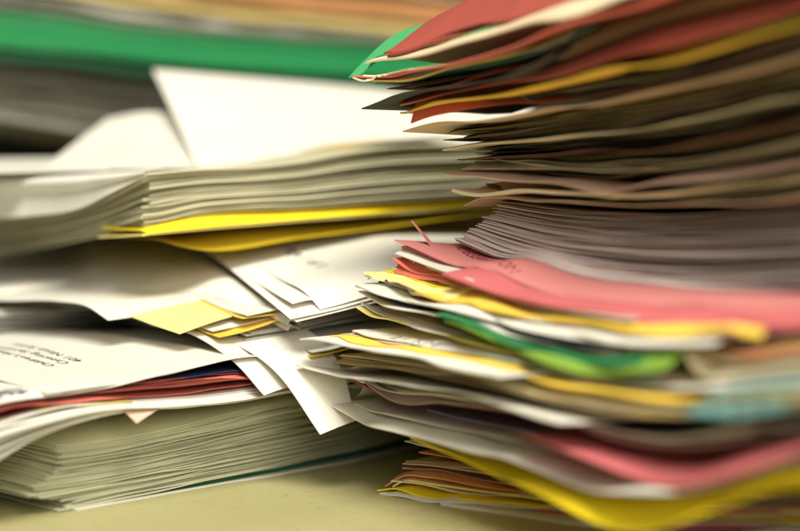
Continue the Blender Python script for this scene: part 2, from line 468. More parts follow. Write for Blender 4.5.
fill(WL, WH, 8, ['white'], 'white sheet bent down at its left end on top of the lower left ream', 'bent white sheets on the lower left ream',
     lambda t: -58+random.uniform(-8, 8), (42, 45), b0=lambda t: -0.012+random.uniform(-.003, .003), plane='L', field=LEFT, th=(0.0003, 0.0005), la=0.26, lb=0.2)
left('olive yellow slip peeking out between the bent white sheets', 'olive', [(36,427),(60,419),(88,408),(120,404)], b0=-0.0085, la=0.032, lb=0.1, name='paper_slip', cat='paper slip')
loft('small pale salmon corner of paper pointing down in front of the left ream', 'blush', [[(118,404,.466),(139,404,.470),(167,404,.476)], [(126,412.5,.463),(138,413,.465),(153,412.5,.468)], [(136.4,422.5,.4600),(137,423,.4602),(138,422.5,.4606)]], name='paper_slip', cat='paper slip')
RL = [(-70,432),(-5,420),(40,411),(90,402),(140,399),(200,397),(270,391)]
RH = [(-70,412),(-5,403),(30,397),(80,390),(140,385),(200,380),(260,376)]
fill(RL, RH, 6, ['brick', 'salmon', 'brick'], {'brick': 'dark brick red sheet in the shaded gap under the page of address lines', 'salmon': 'salmon sheet in the shaded gap under the page of address lines'},
     {'brick': 'brick red sheets of the left stack', 'salmon': 'salmon sheets of the left stack'},
     lambda t: -50+random.uniform(-12, 12), (40, 45), b0=lambda t: -0.006+random.uniform(-.004, .004), plane='L', field=LEFT, th=(0.0002, 0.0004), la=0.25, lb=0.2, wob=0.0012, rag=0.002, gaps=[.0001, .0009])
left('navy black sheet edge painting the shadow line directly under the page of address lines', 'navy', [(-60,418),(-5,405),(40,396),(120,387),(200,378),(260,372)], ang=43, b0=-0.007, th=0.0005)  # navy edge also paints the dark shadow line under the letter page
pg = left('white sheet with a navy printed block, half under the page of address lines', 'white', [(-45,416),(-5,403),(45,394),(130,383),(218,362)], ang=43, b0=-0.008, key='navyblock', th=0.0003)
stroke_on(SHEETS['navyblock'], [[(-4,393),(10,390),(22,389)], [(-4,395),(12,393),(28,391)], [(-4,398),(3,397)], [(10,395),(13,394)], [(18,394),(24,393)]], w=0.0016, mat='navy', name='printed_block')
left('white sheet with dark pen scribbles at its right end, under the drooping strips', 'white', [(150,379),(200,370),(245,358),(290,350)], ang=45, b0=-0.004, key='scrib', lb=0.1, la=0.12)
stroke_on(SHEETS['scrib'], [[(212,366),(218,362),(222,366),(226,361)], [(228,362),(236,358),(240,361),(246,357)]], w=0.0007)
left('white letter page carrying three upside down address lines', 'white', [(44,394),(80,389),(130,382),(180,371),(218,361),(260,352)], ang=45, b0=-0.010, side=[(44,394),(20,387),(0,381),(-60,367)], key='letter', La=0.2, la=0.074, lb=0.2, wob=0.0002, name='letter_page', cat='letter')
text_on(SHEETS['letter'], "Children's Hospital", (57,366), (-12,349.5), 0.0042, 'ink', stretch=None)
text_on(SHEETS['letter'], "Catering Services", (71,363.5), (0,347), 0.0042, 'ink')
text_on(SHEETS['letter'], "401 Ninth Street", (85,361), (16,344), 0.0042, 'ink')
# grey shaded bundle behind the letter page
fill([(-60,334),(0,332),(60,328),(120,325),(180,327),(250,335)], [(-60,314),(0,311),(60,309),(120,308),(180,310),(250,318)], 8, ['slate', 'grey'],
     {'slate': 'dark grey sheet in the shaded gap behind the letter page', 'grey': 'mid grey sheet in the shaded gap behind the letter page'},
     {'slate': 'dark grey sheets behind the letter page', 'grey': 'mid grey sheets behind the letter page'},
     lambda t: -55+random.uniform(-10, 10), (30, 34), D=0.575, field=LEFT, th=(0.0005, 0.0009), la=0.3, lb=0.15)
loft('white strip whose squared corner droops over the red sheets', 'white', [[(150,325,.540),(190,334,.515),(232,361,.4995),(264,396,.491)], [(172,322,.548),(215,333,.522),(254,360,.505),(277,391,.496)], [(205,318,.555),(252,331,.530),(284,359,.511),(293,386,.502)]], key='droopA')
loft('long white strip hanging lowest, its corner in front of the dark ream', 'white', [[(185,327,.538),(236,345,.512),(278,375,.496),(320,435,.4885)], [(228,320,.545),(276,341,.518),(309,373,.501),(337,428,.4925)], [(278,314,.550),(318,338,.523),(342,371,.506),(355,421,.498)]], key='droopB')
stroke_on(SHEETS['droopB'], [[(326,392),(329,393.5),(330,395)]], w=0.0008, mat='dark_green', name='green_mark')
left('small white sheet with a rounded corner beside the long hanging strip', 'white', [(322,386),(345,383),(370,374)], ang=28, D=0.503, side=[(322,386),(313,373),(300,362),(270,350)], la=0.1, lb=0.1)
left('cream sheet with a golden lower edge above the hanging strips', 'gold', [(312,358),(330,355),(352,349),(400,338)], ang=28, D=0.506, side=[(312,358),(288,349),(262,338),(235,331),(200,326)], la=0.12, lb=0.12)
left('white sheet covering the golden edged one above the hanging strips', 'white', [(313,355),(332,352),(352,346),(400,335)], ang=28, D=0.506, side=[(313,355),(290,346),(264,335),(237,328),(200,323)], la=0.12, lb=0.12)
fill([(215,345),(260,341),(300,334),(360,322)], [(205,330),(250,325),(290,316),(360,300)], 7, ['white', 'grey'], {'white': 'thin white sheet in the loose wad under the page marked Page 1 of 1', 'grey': 'thin grey sheet in the loose wad under the page marked Page 1 of 1'},
     {'white': 'white sheets under the page marked Page 1 of 1', 'grey': 'grey sheets under the page marked Page 1 of 1'}, lambda t: 225+random.uniform(-12, 25), (30, 36), D=0.515, field=LEFT, la=0.13, lb=0.1,
     side=lambda t, p: [p, (p[0]-20, p[1]-8), (p[0]-50, p[1]-16), (p[0]-90, p[1]-20)])
left('white sheet with a blunt corner just below the yellow memo', 'white', [(166,330),(200,326),(240,322),(300,312)], ang=38, D=0.513, side=[(166,330),(145,323),(120,314),(80,303)], la=0.1, lb=0.09)
left('golden sheet with a pointed corner right of the yellow memo', 'gold', [(218,335),(250,328),(290,316),(330,304)], ang=32, D=0.507, side=[(218,335),(195,328),(170,320),(130,310)], la=0.12, lb=0.1)
left('white sheet between the golden one and the yellow memo', 'white', [(212,332),(250,324),(290,312),(330,300)], ang=32, D=0.51, side=[(212,332),(190,326),(165,318),(130,309)], la=0.12, lb=0.1)
left('square pale yellow memo with its corner towards the viewer', 'pale_yellow', [(178,333),(205,325),(232,317),(290,304)], ang=42, D=0.505, side=[(178,333),(155,324),(131,314),(100,303)], la=0.075, lb=0.05, name='memo_note', cat='memo note')
left('golden sheet whose edge lines the right side of the memo', 'gold', [(243,320),(265,316),(290,311),(340,298)], ang=30, D=0.512, side=[(243,320),(212,311),(186,304),(150,298),(100,294)], la=0.12, lb=0.12)
left('white sheet with a small pointed corner at the left of the memo', 'white', [(107,316),(131,313),(160,308),(186,303),(230,296)], ang=40, D=0.52, side=[(107,316),(98,310),(90,305),(60,301),(0,300)], la=0.08, lb=0.16)
left('white sheet lying on the golden one right of the memo', 'white', [(247,318),(265,314),(290,308),(340,295)], ang=30, D=0.512, side=[(247,318),(214,309),(188,302),(150,295),(100,292),(40,296)], la=0.14, lb=0.16)
fill([(-60,312),(0,309),(60,304),(120,300),(180,297),(250,306)], [(-60,302),(0,300),(60,296),(120,293),(180,292),(250,300)], 4, ['white'], 'grey white sheet lying under the curled grey sheets of the left stack', 'sheets lying under the curled grey ones',
     lambda t: -55+random.uniform(-10, 10), (30, 34), D=0.60, field=LEFT, th=(0.0004, 0.0006), la=0.3, lb=0.12)
# curled grey sheets with the hump
for k, (dy, lab) in enumerate([(6, 'grey curled sheet innermost under the hump beside the page marked Page 1 of 1'), (0, 'large grey curled sheet forming the hump left of the page marked Page 1 of 1')]):
    top = [(-40,262,.80),(30,254,.76),(75,250,.73),(105,242,.70),(150,238,.68),(190,250,.635),(222,270,.583),(257,296,.543),(292,321,.513)]
    bot = [(-40,309,.625),(30,305,.605),(75,303,.59),(105,301,.578),(150,297,.567),(185,295,.557),(215,298,.545),(250,308,.532),(288,325,.512)]
    mid = [((a[0]+b[0])/2, a[1]*.55+b[1]*.45-2, a[2]*.4+b[2]*.6) for a, b in zip(top, bot)]
    back = [(a[0]+14, a[1]+5, a[2]+0.02) for a in top]; back2 = [(a[0]+30, a[1]+9, a[2]+0.045) for a in top]
    rows = [[(p[0], p[1]+dy, p[2]+0.004*(dy > 0)) for p in r] for r in (bot, mid, top, back, back2)]
    loft(lab, 'white', rows, th=0.0004, key='curl%d' % k, name='curled_sheet', cat='paper sheet')
def page(label, fr, sd, key=None, D=0.5, **kw):
    return left(label, 'white', fr, ang=24, D=D, side=sd, La=0.30, la=0.20, lb=0.20, key=key, th=0.00012, wob=0.0, gap=0.00003, rise=0.003, riseL=0.06, name='printed_page', cat='printed page', **kw)
page('white page lowest of those with their corner pointing at the viewer', [(297,322),(330,314),(375,303),(440,290)], [(297,322),(255,293),(220,267),(188,248),(152,237),(100,236)])
page('white page second from below at the corner pointing at the viewer', [(292,319),(330,311),(375,299),(440,284)], [(292,319),(252,290),(218,264),(186,246),(150,236),(100,235)])
page('white page with a folded up dog ear near the viewer', [(292,304),(312,300),(330,304),(375,294),(440,279)], [(292,304),(256,286),(223,265),(192,246),(156,235)], D=0.508)
page('white page printed with the words Page 1 of 1', [(319,310),(345,303),(375,294),(440,277)], [(319,310),(309,299),(278,284),(232,262),(196,244),(160,234)], key='page1', D=0.505)
text_on(SHEETS['page1'], 'Page 1 of 1', (281,249), (316,268), 0.0075, 'ink')
stroke_on(SHEETS['page1'], [[(255,267),(275,279),(298,294)]], w=0.0002, mat='ink_grey', name='ruled_line')
# yellow folder under the block, ochre sheet painting the tinted shade below it
left('ochre sheet painting the yellow tinted shade on the printed page under the yellow folder', 'ochre', [(174,245),(200,250),(300,239),(400,226),(490,213)], ang=32, D=0.545, la=0.22, lb=0.16, up=[(174,238),(200,233),(300,224),(400,216),(500,207)], bu=0.03, th=0.00012, wob=0.0, side=[(174,245),(160,241),(120,238)])
yf = left('bright yellow folder under the block of folded sheets', 'pale_yellow', [(142,236),(200,230.5),(300,222),(400,214),(500,206)], ang=34, D=0.535, la=0.21, lb=0.04, th=0.0006, name='yellow_folder', cat='folder', wob=0.0, side=[(142,236),(125,237),(100,238)])
left(None, 'yellow', [(146,234),(200,228),(300,219.5),(400,211.5),(500,204)], ang=34, D=0.535, la=0.21, lb=0.04, th=0.0006, name='front_cover', parent=yf['o'], wob=0.0, up=[(146,228),(165,222),(185,218),(200,216.5),(300,210),(400,204),(500,198)], bu=0.008)
def bside(t, p):
    lo = [(140,228),(100,238),(60,246),(0,256),(-80,262)]; hi = [(148,172),(128,184),(100,198),(70,210),(0,222),(-80,232)]
    fl, fh = curve(lo), curve(hi)
    j = random.uniform(-.035, .035)
    return [p] + [(x, float(fl(x)*(1-t)+fh(x)*t) + j*(fl(x)-fh(x))*min(1, (130-x)/60)) for x in (120, 95, 65, 30, -10, -60)]
BL = [(140,229),(165,226),(200,217),(300,210),(400,203),(490,197)]
BH = [(150,173),(200,169),(280,165),(340,154),(400,146),(470,144)]
fill(BL, BH, 15, ['block'], 'cream grey folded sheet in the neat block above the yellow folder', 'folded sheets of the block above the yellow folder',
     lambda t: 142+random.uniform(-5, 5)+t*5, (29.5, 30.5), D=lambda t: 0.54+random.uniform(-.0025, .003), field=None, th=(0.0007, 0.00115), la=0.21, lb=0.22, side=bside, La=0.012, wob=0.00002, rag=0.0004, jit=0.12)
left('olive cream sheet humped at the right on top of the block of folded sheets', 'gold_tan', [(290,163),(320,156),(350,148),(390,141),(440,140),(480,143)], ang=36, D=0.60, la=0.15, lb=0.12)
loft('grey white sheet whose left end hangs over the dark fanned edges', 'white',
     [[(-40,222,0.648),(30,216,0.603),(75,210,0.573),(112,193,0.548),(146,176,0.530)], [(-40,198,0.653),(30,196,0.606),(75,193,0.576),(112,184,0.551),(146,174,0.532)],
      [(-40,179,0.658),(30,178,0.610),(75,177,0.580),(112,175,0.556),(146,172.5,0.535)], [(-30,175,0.768),(50,173,0.728),(95,172,0.688),(130,171,0.648),(165,170,0.608)]], key='flap')
# loose papers on top
loft('white sheet lying flat at the left end on top of the block', 'white', [[(-40,174,.60),(30,172.5,.60),(110,170.5,.60)], [(-40,160,.72),(20,159,.72),(120,158,.72)]], th=0.0004)
ta = loft('tilted white sheet with blurred printed lines, left of the tall white one', 'white', [[(40,171,.63),(120,169,.62),(225,168,.61)], [(72,146,.68),(140,145,.67),(215,145,.66)], [(108,119,.72),(145,113,.72),(190,116,.72)]], th=0.0004, key='tilt')
stroke_on(ta, [[(95,160),(128,130)], [(103,160),(134,130)], [(112,160),(141,129)]], w=0.0016, mat='ink_grey', name='printed_lines')
tb = loft('large white sheet leaning up against the green folder', 'white', [[(196,168,.61),(270,164,.62),(350,157,.63),(440,146,.64),(520,140,.65)], [(182,134,.66),(270,130,.67),(360,128,.68),(450,126,.69),(530,124,.70)],
      [(166,98,.70),(270,100,.71),(360,104,.72),(450,108,.73),(530,110,.74)], [(153,70,.735),(270,80,.745),(360,88,.755),(450,98,.765),(530,104,.775)]], th=0.0004, key='lean')
stroke_on(tb, [[(238,130),(244,134),(248,131)]], w=0.002, mat='ink_grey', name='faint_mark')

# ================================================================== RIGHT STACK, bottom to top
def right(label, mat, front, ang=None, **kw):
    kw.setdefault('th', 0.0004); kw.setdefault('wob', 0.0009); kw.setdefault('rag', 0.0016)
    return sheet(label, mat, front, ang if ang is not None else -58+random.uniform(-3, 3), **kw)
A0 = -34
right('white sheet lowest in the small bundle under the right stack', 'white', [(438,511),(500,517),(560,523),(640,533)], A0, D=0.472, la=0.2, th=0.0008)
right('rose red sheet near the bottom of the small bundle on the table', 'rose', [(391,497),(402,503),(440,510),(500,514),(600,526)], A0, D=0.487, la=0.2, th=0.0008)
right('white sheet with a pointed tip just above the rose red one', 'white', [(381,496),(400,494),(430,502),(480,507),(560,514),(640,524)], A0, D=0.49, la=0.22, th=0.0004)
right('lemon yellow sheet with an upturned tip in the small bundle on the table', 'yellow', [(381,491),(395,488),(420,493),(460,499),(520,505),(640,519)], A0, D=0.49, la=0.22, th=0.0005, curl=0.0006)
right('cream sheet between the yellow and the orange one in the small bundle', 'cream', [(397,488),(420,489),(460,495),(520,501),(640,515)], A0, D=0.49, la=0.2)
right('pale yellow sheet under the arched orange one in the small bundle', 'pale_yellow', [(389,487),(402,482),(425,485),(470,491),(520,497),(640,512)], A0, D=0.49, la=0.2, th=0.0006)
right('orange sheet arched over the small bundle on the table', 'orange', [(391,485),(402,479),(425,480),(470,486),(520,493),(640,508)], A0, D=0.49, la=0.2, up=[(400,479),(415,474),(440,472),(480,478),(540,486),(640,500)], bu=0.012)
right('tan sheet lying on the arched orange one', 'tan', [(404,470),(430,472),(470,477),(520,485),(640,503)], -40, D=0.495, la=0.2)
right('blush tan sheet second above the arched orange one', 'blush', [(405,467),(430,468),(470,473),(520,482),(640,500)], -40, D=0.495, la=0.2)
right('tan sheet with a cut corner third above the arched orange one', 'tan', [(411,462),(440,465),(480,471),(540,485)], -42, D=0.497, la=0.2)
dots = right('dull orange sheet with a row of punched dots, below the bright yellow one', 'orange', [(424,456),(450,460),(480,467),(540,481)], -42, D=0.498, la=0.2, key='dots', up=[(424,450),(450,453),(480,461),(540,475)], bu=0.008)
right('narrow tan sheet with its tip right under the bright yellow one', 'tan', [(416,449),(440,452),(480,460),(540,474)], -44, D=0.5, la=0.2)
fill([(403,442),(470,462),(540,480),(800,480)], [(403,439),(470,456),(540,470),(800,470)], 3, ['cream'], 'thin cream sheet showing its tip under the bright yellow sheet', 'cream tips under the bright yellow sheet', lambda t: 403+8*random.random(), (-50, -46), D=0.5, la=0.2)
right('bright yellow sheet sagging deepest at the foot of the right stack', 'yellow', [(404,438),(430,448),(470,463),(520,485),(560,506),(600,526),(640,534),(700,520),(760,502),(820,486)], -58, b0=-0.026,
      up=[(410,437),(450,446),(500,460),(560,478),(620,497),(660,500),(700,495),(760,480),(820,466)], bu=0.012)
fill([(404, 438), (450, 449), (520, 474), (600, 512), (680, 514), (820, 478)], [(410, 436), (450, 445), (520, 465), (600, 492), (680, 496), (820, 466)], 3, ['white', 'cream'], {'white': 'thin white sheet among the mixed ones on top of the bright yellow one', 'cream': 'thin cream sheet among the mixed ones on top of the bright yellow one'},
     {'white': 'white sheets on top of the bright yellow one', 'cream': 'cream sheets on top of the bright yellow one'}, lambda t: random.uniform(405,440), (-60, -53), D=lambda t: random.uniform(.494, .508), th=(0.00015, 0.00028), wob=0.0011, rag=0.0012, las=(0.06, 0.24))
w1 = right('large white sheet with a pen scribble above the bright yellow one', 'white', [(328,404),(345,413),(365,423),(390,430),(412,436),(450,445),(500,459),(560,477),(620,495),(660,498),(700,493),(760,478),(820,464)], -57, D=0.495,
      up=[(340,388),(370,394),(400,404),(440,415),(500,428),(560,442),(640,464),(700,470),(760,458),(820,448)], bu=0.022, key='w1')
right('white sheet with a soft fold just above the scribbled one', 'white', [(332,398),(350,404),(380,412),(420,420),(470,431),(540,448),(600,462),(660,474),(720,470),(820,448)], -57, b0=-0.022)
stroke_on(w1, [[(366,404),(371,402),(374,404),(378,406)]], w=0.0005)
right('pale blue sheet half hidden above the scribbled white one', 'pale_blue', [(425,421),(470,430),(530,440),(600,456),(660,468),(720,463),(820,446)], -57, b0=-0.012, th=0.0006)
right('rose pink sheet sagging above the bright yellow one', 'rose', [(520,437),(560,449),(600,463),(660,479),(700,480),(750,467),(820,446)], -58, b0=-0.030, up=[(520,433),(560,441),(600,451),(660,463),(700,462),(750,452),(820,438)], bu=0.010)
right('brown red sheet with a dotted perforated edge', 'brick', [(353,386),(375,396),(400,401),(440,406),(500,416),(560,428),(620,444),(680,456),(740,450),(820,436)], -57, D=0.498, th=0.0007, key='perf', up=[(353,382),(375,391),(400,397),(440,402),(500,412),(560,424),(620,440),(680,451),(740,445),(820,432)], bu=0.004)
stroke_on(SHEETS['perf'], [[(360+7*k, 387.5+0.25*k+4.5*math.sin(min(k, 6)/6*1.57)), (361.6+7*k, 388.2+0.25*k+4.5*math.sin(min(k, 6)/6*1.57))] for k in range(14)], w=0.0006, mat='cream', name='perforation')
right('mauve sheet above the perforated brown red one', 'mauve', [(362,384),(400,397),(440,402),(500,411),(560,424),(620,438),(680,448),(740,442),(820,430)], -57, b0=-0.024)
bl = right('curved white sheet with blue pen strokes above the mauve one', 'white', [(350,376),(370,386),(400,394),(440,399),(500,408),(560,421),(620,434),(680,443),(740,437),(820,427)], -57, D=0.499, key='blue', up=[(352,374),(375,378),(400,384),(440,391),(500,401),(560,415),(620,428),(820,420)], bu=0.012)
stroke_on(bl, [[(376,382),(385,388),(396,391),(410,391)], [(396,386),(404,385),(414,388),(420,387)], [(400,390),(412,391)]], w=0.0006, mat='ink_blue')
fill([(355, 392), (440, 405), (520, 419), (600, 438), (680, 450), (820, 434)], [(345, 378), (440, 395), (520, 410), (600, 428), (680, 440), (820, 424)], 6, ['white', 'cream', 'mauve', 'white', 'tan'], {'white': 'thin white sheet among the mixed ones between the perforated and the long pointed one', 'cream': 'thin cream sheet among the mixed ones between the perforated and the long pointed one', 'mauve': 'thin mauve sheet among the mixed ones between the perforated and the long pointed one', 'tan': 'thin tan sheet among the mixed ones between the perforated and the long pointed one'},
     {'white': 'white sheets between the perforated and the long pointed one', 'cream': 'cream sheets between the perforated and the long pointed one', 'mauve': 'mauve sheets between the perforated and the long pointed one', 'tan': 'tan sheets between the perforated and the long pointed one'}, lambda t: random.uniform(352,385), (-60, -53), D=lambda t: random.uniform(.494, .508), th=(0.00015, 0.00028), wob=0.0011, rag=0.0012, las=(0.06, 0.24))
right('navy sheet under the long pointed white one', 'navy', [(372,379),(400,387),(440,395),(500,405),(560,418),(620,431),(820,422)], -57, b0=-0.022, th=0.0003)
right('long white sheet with the tip that reaches farthest left in the right stack', 'white', [(299,366),(325,371),(345,376),(380,380),(420,387),(460,396),(520,414),(600,432),(680,437),(760,429),(820,420)], -57, D=0.5, la=0.14,
      up=[(315,364),(345,365),(380,370),(420,376),(460,385),(520,400),(600,418),(680,424),(820,410)], bu=0.02)
fill([(330,362),(380,370),(440,378),(520,397),(600,414),(680,420),(820,406)], [(330,355),(380,360),(440,367),(520,386),(600,402),(680,408),(820,397)], 7, ['gold_tan', 'tan', 'cream'],
     {'gold_tan': 'golden tan sheet in the thin wad above the long pointed white one', 'tan': 'tan sheet in the thin wad above the long pointed white one', 'cream': 'cream sheet in the thin wad above the long pointed white one'},
     {'gold_tan': 'golden tan sheets of the thin wad', 'tan': 'tan sheets of the thin wad', 'cream': 'cream sheets of the thin wad'}, lambda t: 331+random.uniform(-3, 12), (-59, -55), D=0.5, th=(0.0003, 0.0005))
right('mauve sheet above the thin golden wad', 'mauve', [(520,382),(560,392),(600,400),(660,406),(720,402),(820,392)], -57, b0=-0.012, th=0.001)
right('white sheet with a thin tip under the golden yellow one by the teal sheet', 'white', [(301,342),(330,347),(352,353),(400,359),(440,365),(520,385),(600,400),(680,404),(820,394)], -58, D=0.5, th=0.0005, la=0.115)
right('golden yellow sheet with its tip beside the teal one', 'gold', [(323,337),(340,345),(370,351),(410,356),(450,362),(520,380),(600,397),(660,401),(820,390)], -57, D=0.5)
fill([(330, 345), (440, 362), (520, 382), (600, 399), (680, 404), (820, 392)], [(345, 338), (440, 356), (520, 374), (600, 390), (680, 394), (820, 384)], 5, ['white', 'gold', 'tan', 'white', 'cream'], {'white': 'thin white sheet among the mixed ones just under the teal one', 'gold': 'thin golden sheet among the mixed ones just under the teal one', 'tan': 'thin tan sheet among the mixed ones just under the teal one', 'cream': 'thin cream sheet among the mixed ones just under the teal one'},
     {'white': 'white sheets just under the teal one', 'gold': 'golden sheets just under the teal one', 'tan': 'tan sheets just under the teal one', 'cream': 'cream sheets just under the teal one'}, lambda t: random.uniform(335,400), (-60, -53), D=lambda t: random.uniform(.494, .508), th=(0.00015, 0.00028), wob=0.0011, rag=0.0012, las=(0.06, 0.24))
right('teal sheet wedged above a golden yellow one', 'teal', [(341,339),(380,345),(420,350),(460,358),(520,372),(600,388),(700,390),(820,382)], -57, D=0.503, up=[(345,337),(380,339),(420,344),(460,352),(520,367),(600,383),(820,378)], bu=0.01, la=0.12)
right('dark green sheet sitting on the teal one', 'dark_green', [(400,343),(440,352),(480,360),(540,374),(600,385),(700,387),(820,379)], -57, b0=-0.016, la=0.09)
x1 = right('white sheet with faint grey writing above the teal one', 'white', [(341,328),(365,335),(400,343),(430,352),(440,354),(480,361),(540,372),(600,384),(660,387),(820,376)], -56, D=0.5,
      up=[(350,322),(400,325),(440,334),(500,350),(560,364),(620,374),(820,366)], bu=0.03, key='x1')
text_on(x1, '21 KM', (387,338), (432,347), 0.006, 'ink_grey', name='faint_writing')
right('teal sheet showing only at the near right, in the lower half', 'teal', [(690,408),(730,413),(760,411),(820,402)], -57, b0=-0.032, th=0.0006, la=0.035)
right('blush sheet showing only at the near right, above the teal one', 'blush', [(600,392),(650,401),(700,404),(760,400),(820,390)], -57, b0=-0.016, th=0.0014)
right('olive tan sheet right of the writing, below the lime one', 'gold_tan', [(470,350),(540,368),(600,379),(660,380),(820,368)], -57, b0=-0.008, th=0.001)
right('pale yellow sheet with a hooked corner left of the lime one', 'pale_yellow', [(356,311),(368,319),(390,323),(420,331),(460,340),(520,356),(580,372),(640,377),(820,366)], -57, D=0.5, la=0.12)
right('white sheet with a hooked corner on the pale yellow one', 'white', [(361,306),(372,314),(400,322),(440,332),(480,342),(530,357),(590,372),(650,374),(820,364)], -56, D=0.5, up=[(363,305),(380,309),(410,313),(450,322),(500,338),(560,355),(620,364),(820,356)], bu=0.016, la=0.14)
fill([(365, 314), (440, 332), (520, 354), (600, 376), (680, 374), (820, 362)], [(370, 306), (440, 326), (520, 346), (600, 362), (680, 360), (820, 350)], 5, ['white', 'tan', 'cream', 'lime'], {'white': 'thin white sheet among the mixed ones just under the lime green one', 'tan': 'thin tan sheet among the mixed ones just under the lime green one', 'cream': 'thin cream sheet among the mixed ones just under the lime green one', 'lime': 'thin lime green sheet among the mixed ones just under the lime green one'},
     {'white': 'white sheets just under the lime green one', 'tan': 'tan sheets just under the lime green one', 'cream': 'cream sheets just under the lime green one', 'lime': 'lime green sheets just under the lime green one'}, lambda t: random.uniform(375,440), (-60, -53), D=lambda t: random.uniform(.494, .508), th=(0.00015, 0.00028), wob=0.0011, rag=0.0012, las=(0.06, 0.24))
right('lime green sheet painting the lit bulge of the green folder in the right stack', 'lime', [(440,323),(480,337),(520,354),(560,368),(600,377),(640,377),(700,366),(820,354)], -57, b0=-0.026, th=0.0008, up=[(440,320),(480,331),(520,344),(570,354),(620,357),(680,352),(820,344)], bu=0.012, la=0.097)  # one green folder, its shade gradient split into separate sheet colours
right('bright green sheet edge painting a lighter tone of the green folder, under the dark green one', 'bright_green', [(438,321),(480,334),(520,348),(570,360),(620,364),(680,357),(820,347)], -57, b0=-0.025, th=0.0008, la=0.09)
right('dark green sheet painting the shaded part of the green folder, above the lime one', 'dark_green', [(430,317),(480,331),(520,343),(570,355),(620,358),(680,350),(820,340)], -57, b0=-0.012, th=0.0008, la=0.1)
right('cream sheet showing only at the near right, above the lime one', 'cream', [(590,375),(650,381),(720,378),(820,366)], -57, b0=-0.018, th=0.0012)
right('tan sheet showing only at the near right, below the small orange patch', 'tan', [(570,364),(640,372),(720,368),(820,356)], -57, b0=-0.017, th=0.0014)
right('orange sheet glowing as a small patch at the near right', 'orange', [(620,357),(680,364),(740,358),(820,344)], -57, b0=-0.017, th=0.0012)
right('olive sheet above the orange patch at the near right', 'gold_tan', [(590,350),(680,357),(740,352),(820,340)], -57, b0=-0.016, th=0.0012)
right('white sheet below the navy edged one', 'white', [(356,297),(375,303),(400,311),(440,321),(480,331),(540,343),(600,352),(700,346),(820,336)], -57, D=0.5, la=0.13)
right('navy edged slip sandwiched between white sheets', 'navy', [(360,293.5),(375,299),(400,309),(440,319),(480,328),(540,341),(600,350),(820,334)], -57, D=0.501, th=0.0003)
right('white sheet between the navy and the purple edged ones', 'white', [(362,291),(380,297),(400,305),(440,315),(480,325),(540,338),(600,346),(820,332)], -57, D=0.502, th=0.0006, la=0.12)
right('purple sheet edge in the fan of white sheets', 'purple', [(369,289),(385,295),(410,303),(450,314),(480,321),(540,335),(600,343),(820,330)], -57, D=0.502, th=0.0005)
right('rose sheet to the right of the purple edge', 'rose', [(440,309),(480,319),(520,328),(560,336),(600,341),(700,342),(820,328)], -57, b0=-0.016, th=0.0008)
right('white sheet with a worn tip above the purple edge', 'white', [(355,284),(380,293),(410,300),(450,309),(480,316),(540,329),(600,338),(820,326)], -57, D=0.5, th=0.0005, curl=0.0005, la=0.13)
fill([(358, 292), (440, 312), (520, 332), (600, 344), (820, 332)], [(372, 280), (440, 300), (520, 322), (600, 334), (820, 324)], 7, ['white', 'rose', 'white', 'pale_blue', 'white', 'salmon'], {'white': 'thin white sheet among the mixed ones under the golden curving one', 'rose': 'thin rose pink sheet among the mixed ones under the golden curving one', 'pale_blue': 'thin pale blue sheet among the mixed ones under the golden curving one', 'salmon': 'thin salmon sheet among the mixed ones under the golden curving one'},
     {'white': 'white sheets under the golden curving one', 'rose': 'rose pink sheets under the golden curving one', 'pale_blue': 'pale blue sheets under the golden curving one', 'salmon': 'salmon sheets under the golden curving one'}, lambda t: random.uniform(358,392), (-60, -53), D=lambda t: random.uniform(.494, .508), th=(0.00015, 0.00028), wob=0.0011, rag=0.0012, las=(0.06, 0.24))
right('white sheet below the golden yellow one', 'white', [(368,281),(400,292),(440,302),(480,312),(540,325),(600,334),(820,324)], -57, D=0.502, th=0.0008, la=0.1)
right('rose sheet under the golden yellow one at the near right', 'rose', [(540,326),(600,338),(680,350),(740,350),(820,336)], -57, b0=-0.016, th=0.0010)
right('golden yellow sheet curving through the upper fan', 'gold', [(416,292),(440,298),(480,307),(520,317),(560,323),(600,327),(640,333),(720,343),(820,330)], -57, b0=-0.019, th=0.0008, la=0.145)
right('pale yellow slip with a pointed tip below the pink form', 'pale_yellow', [(367,268),(380,275),(400,281),(420,289),(450,298),(500,311),(560,320),(820,326)], -55, D=0.5, la=0.05)
right('yellow slip under the brown pink one', 'yellow', [(382,278),(400,284),(420,290),(460,300),(520,313),(820,322)], -55, D=0.503, la=0.06)
right('brown pink sheet framed by yellow edges', 'blush', [(393,275),(410,281),(440,289),(480,299),(540,312),(600,318),(820,320)], -56, D=0.502)
right('white sheet under the small salmon corner', 'white', [(396,268),(430,279),(470,291),(520,305),(600,317),(820,318)], -57, D=0.5, th=0.0006, up=[(400,265),(440,272),(480,285),(540,300),(600,311),(820,312)], bu=0.012, la=0.12)
right('small salmon sheet with a torn corner under the pink form', 'salmon', [(398,262),(408,269),(440,277),(480,290),(540,304),(820,315)], -56, D=0.5, lb=0.1)
right('light green slip whose tip stands up under the pink form', 'leaf', [(398,258),(410,264),(440,273)], -50, D=0.502, la=0.06, lb=0.05, curl=0.002, name='paper_slip', cat='paper slip')
right('white sheet shaded by the pink form', 'white', [(400,254),(420,262),(450,274),(490,290),(540,304),(600,314),(700,320),(820,312)], -57, D=0.5, th=0.0005, la=0.11)
right('grey white sheet directly under the pink forms', 'grey', [(402,251),(425,260),(455,275),(490,290),(540,303),(600,313),(820,311)], -57, D=0.501, la=0.12)
PU = [(415,238),(435,236),(455,241),(500,262),(540,279),(580,287),(640,296),(720,302),(820,300)]
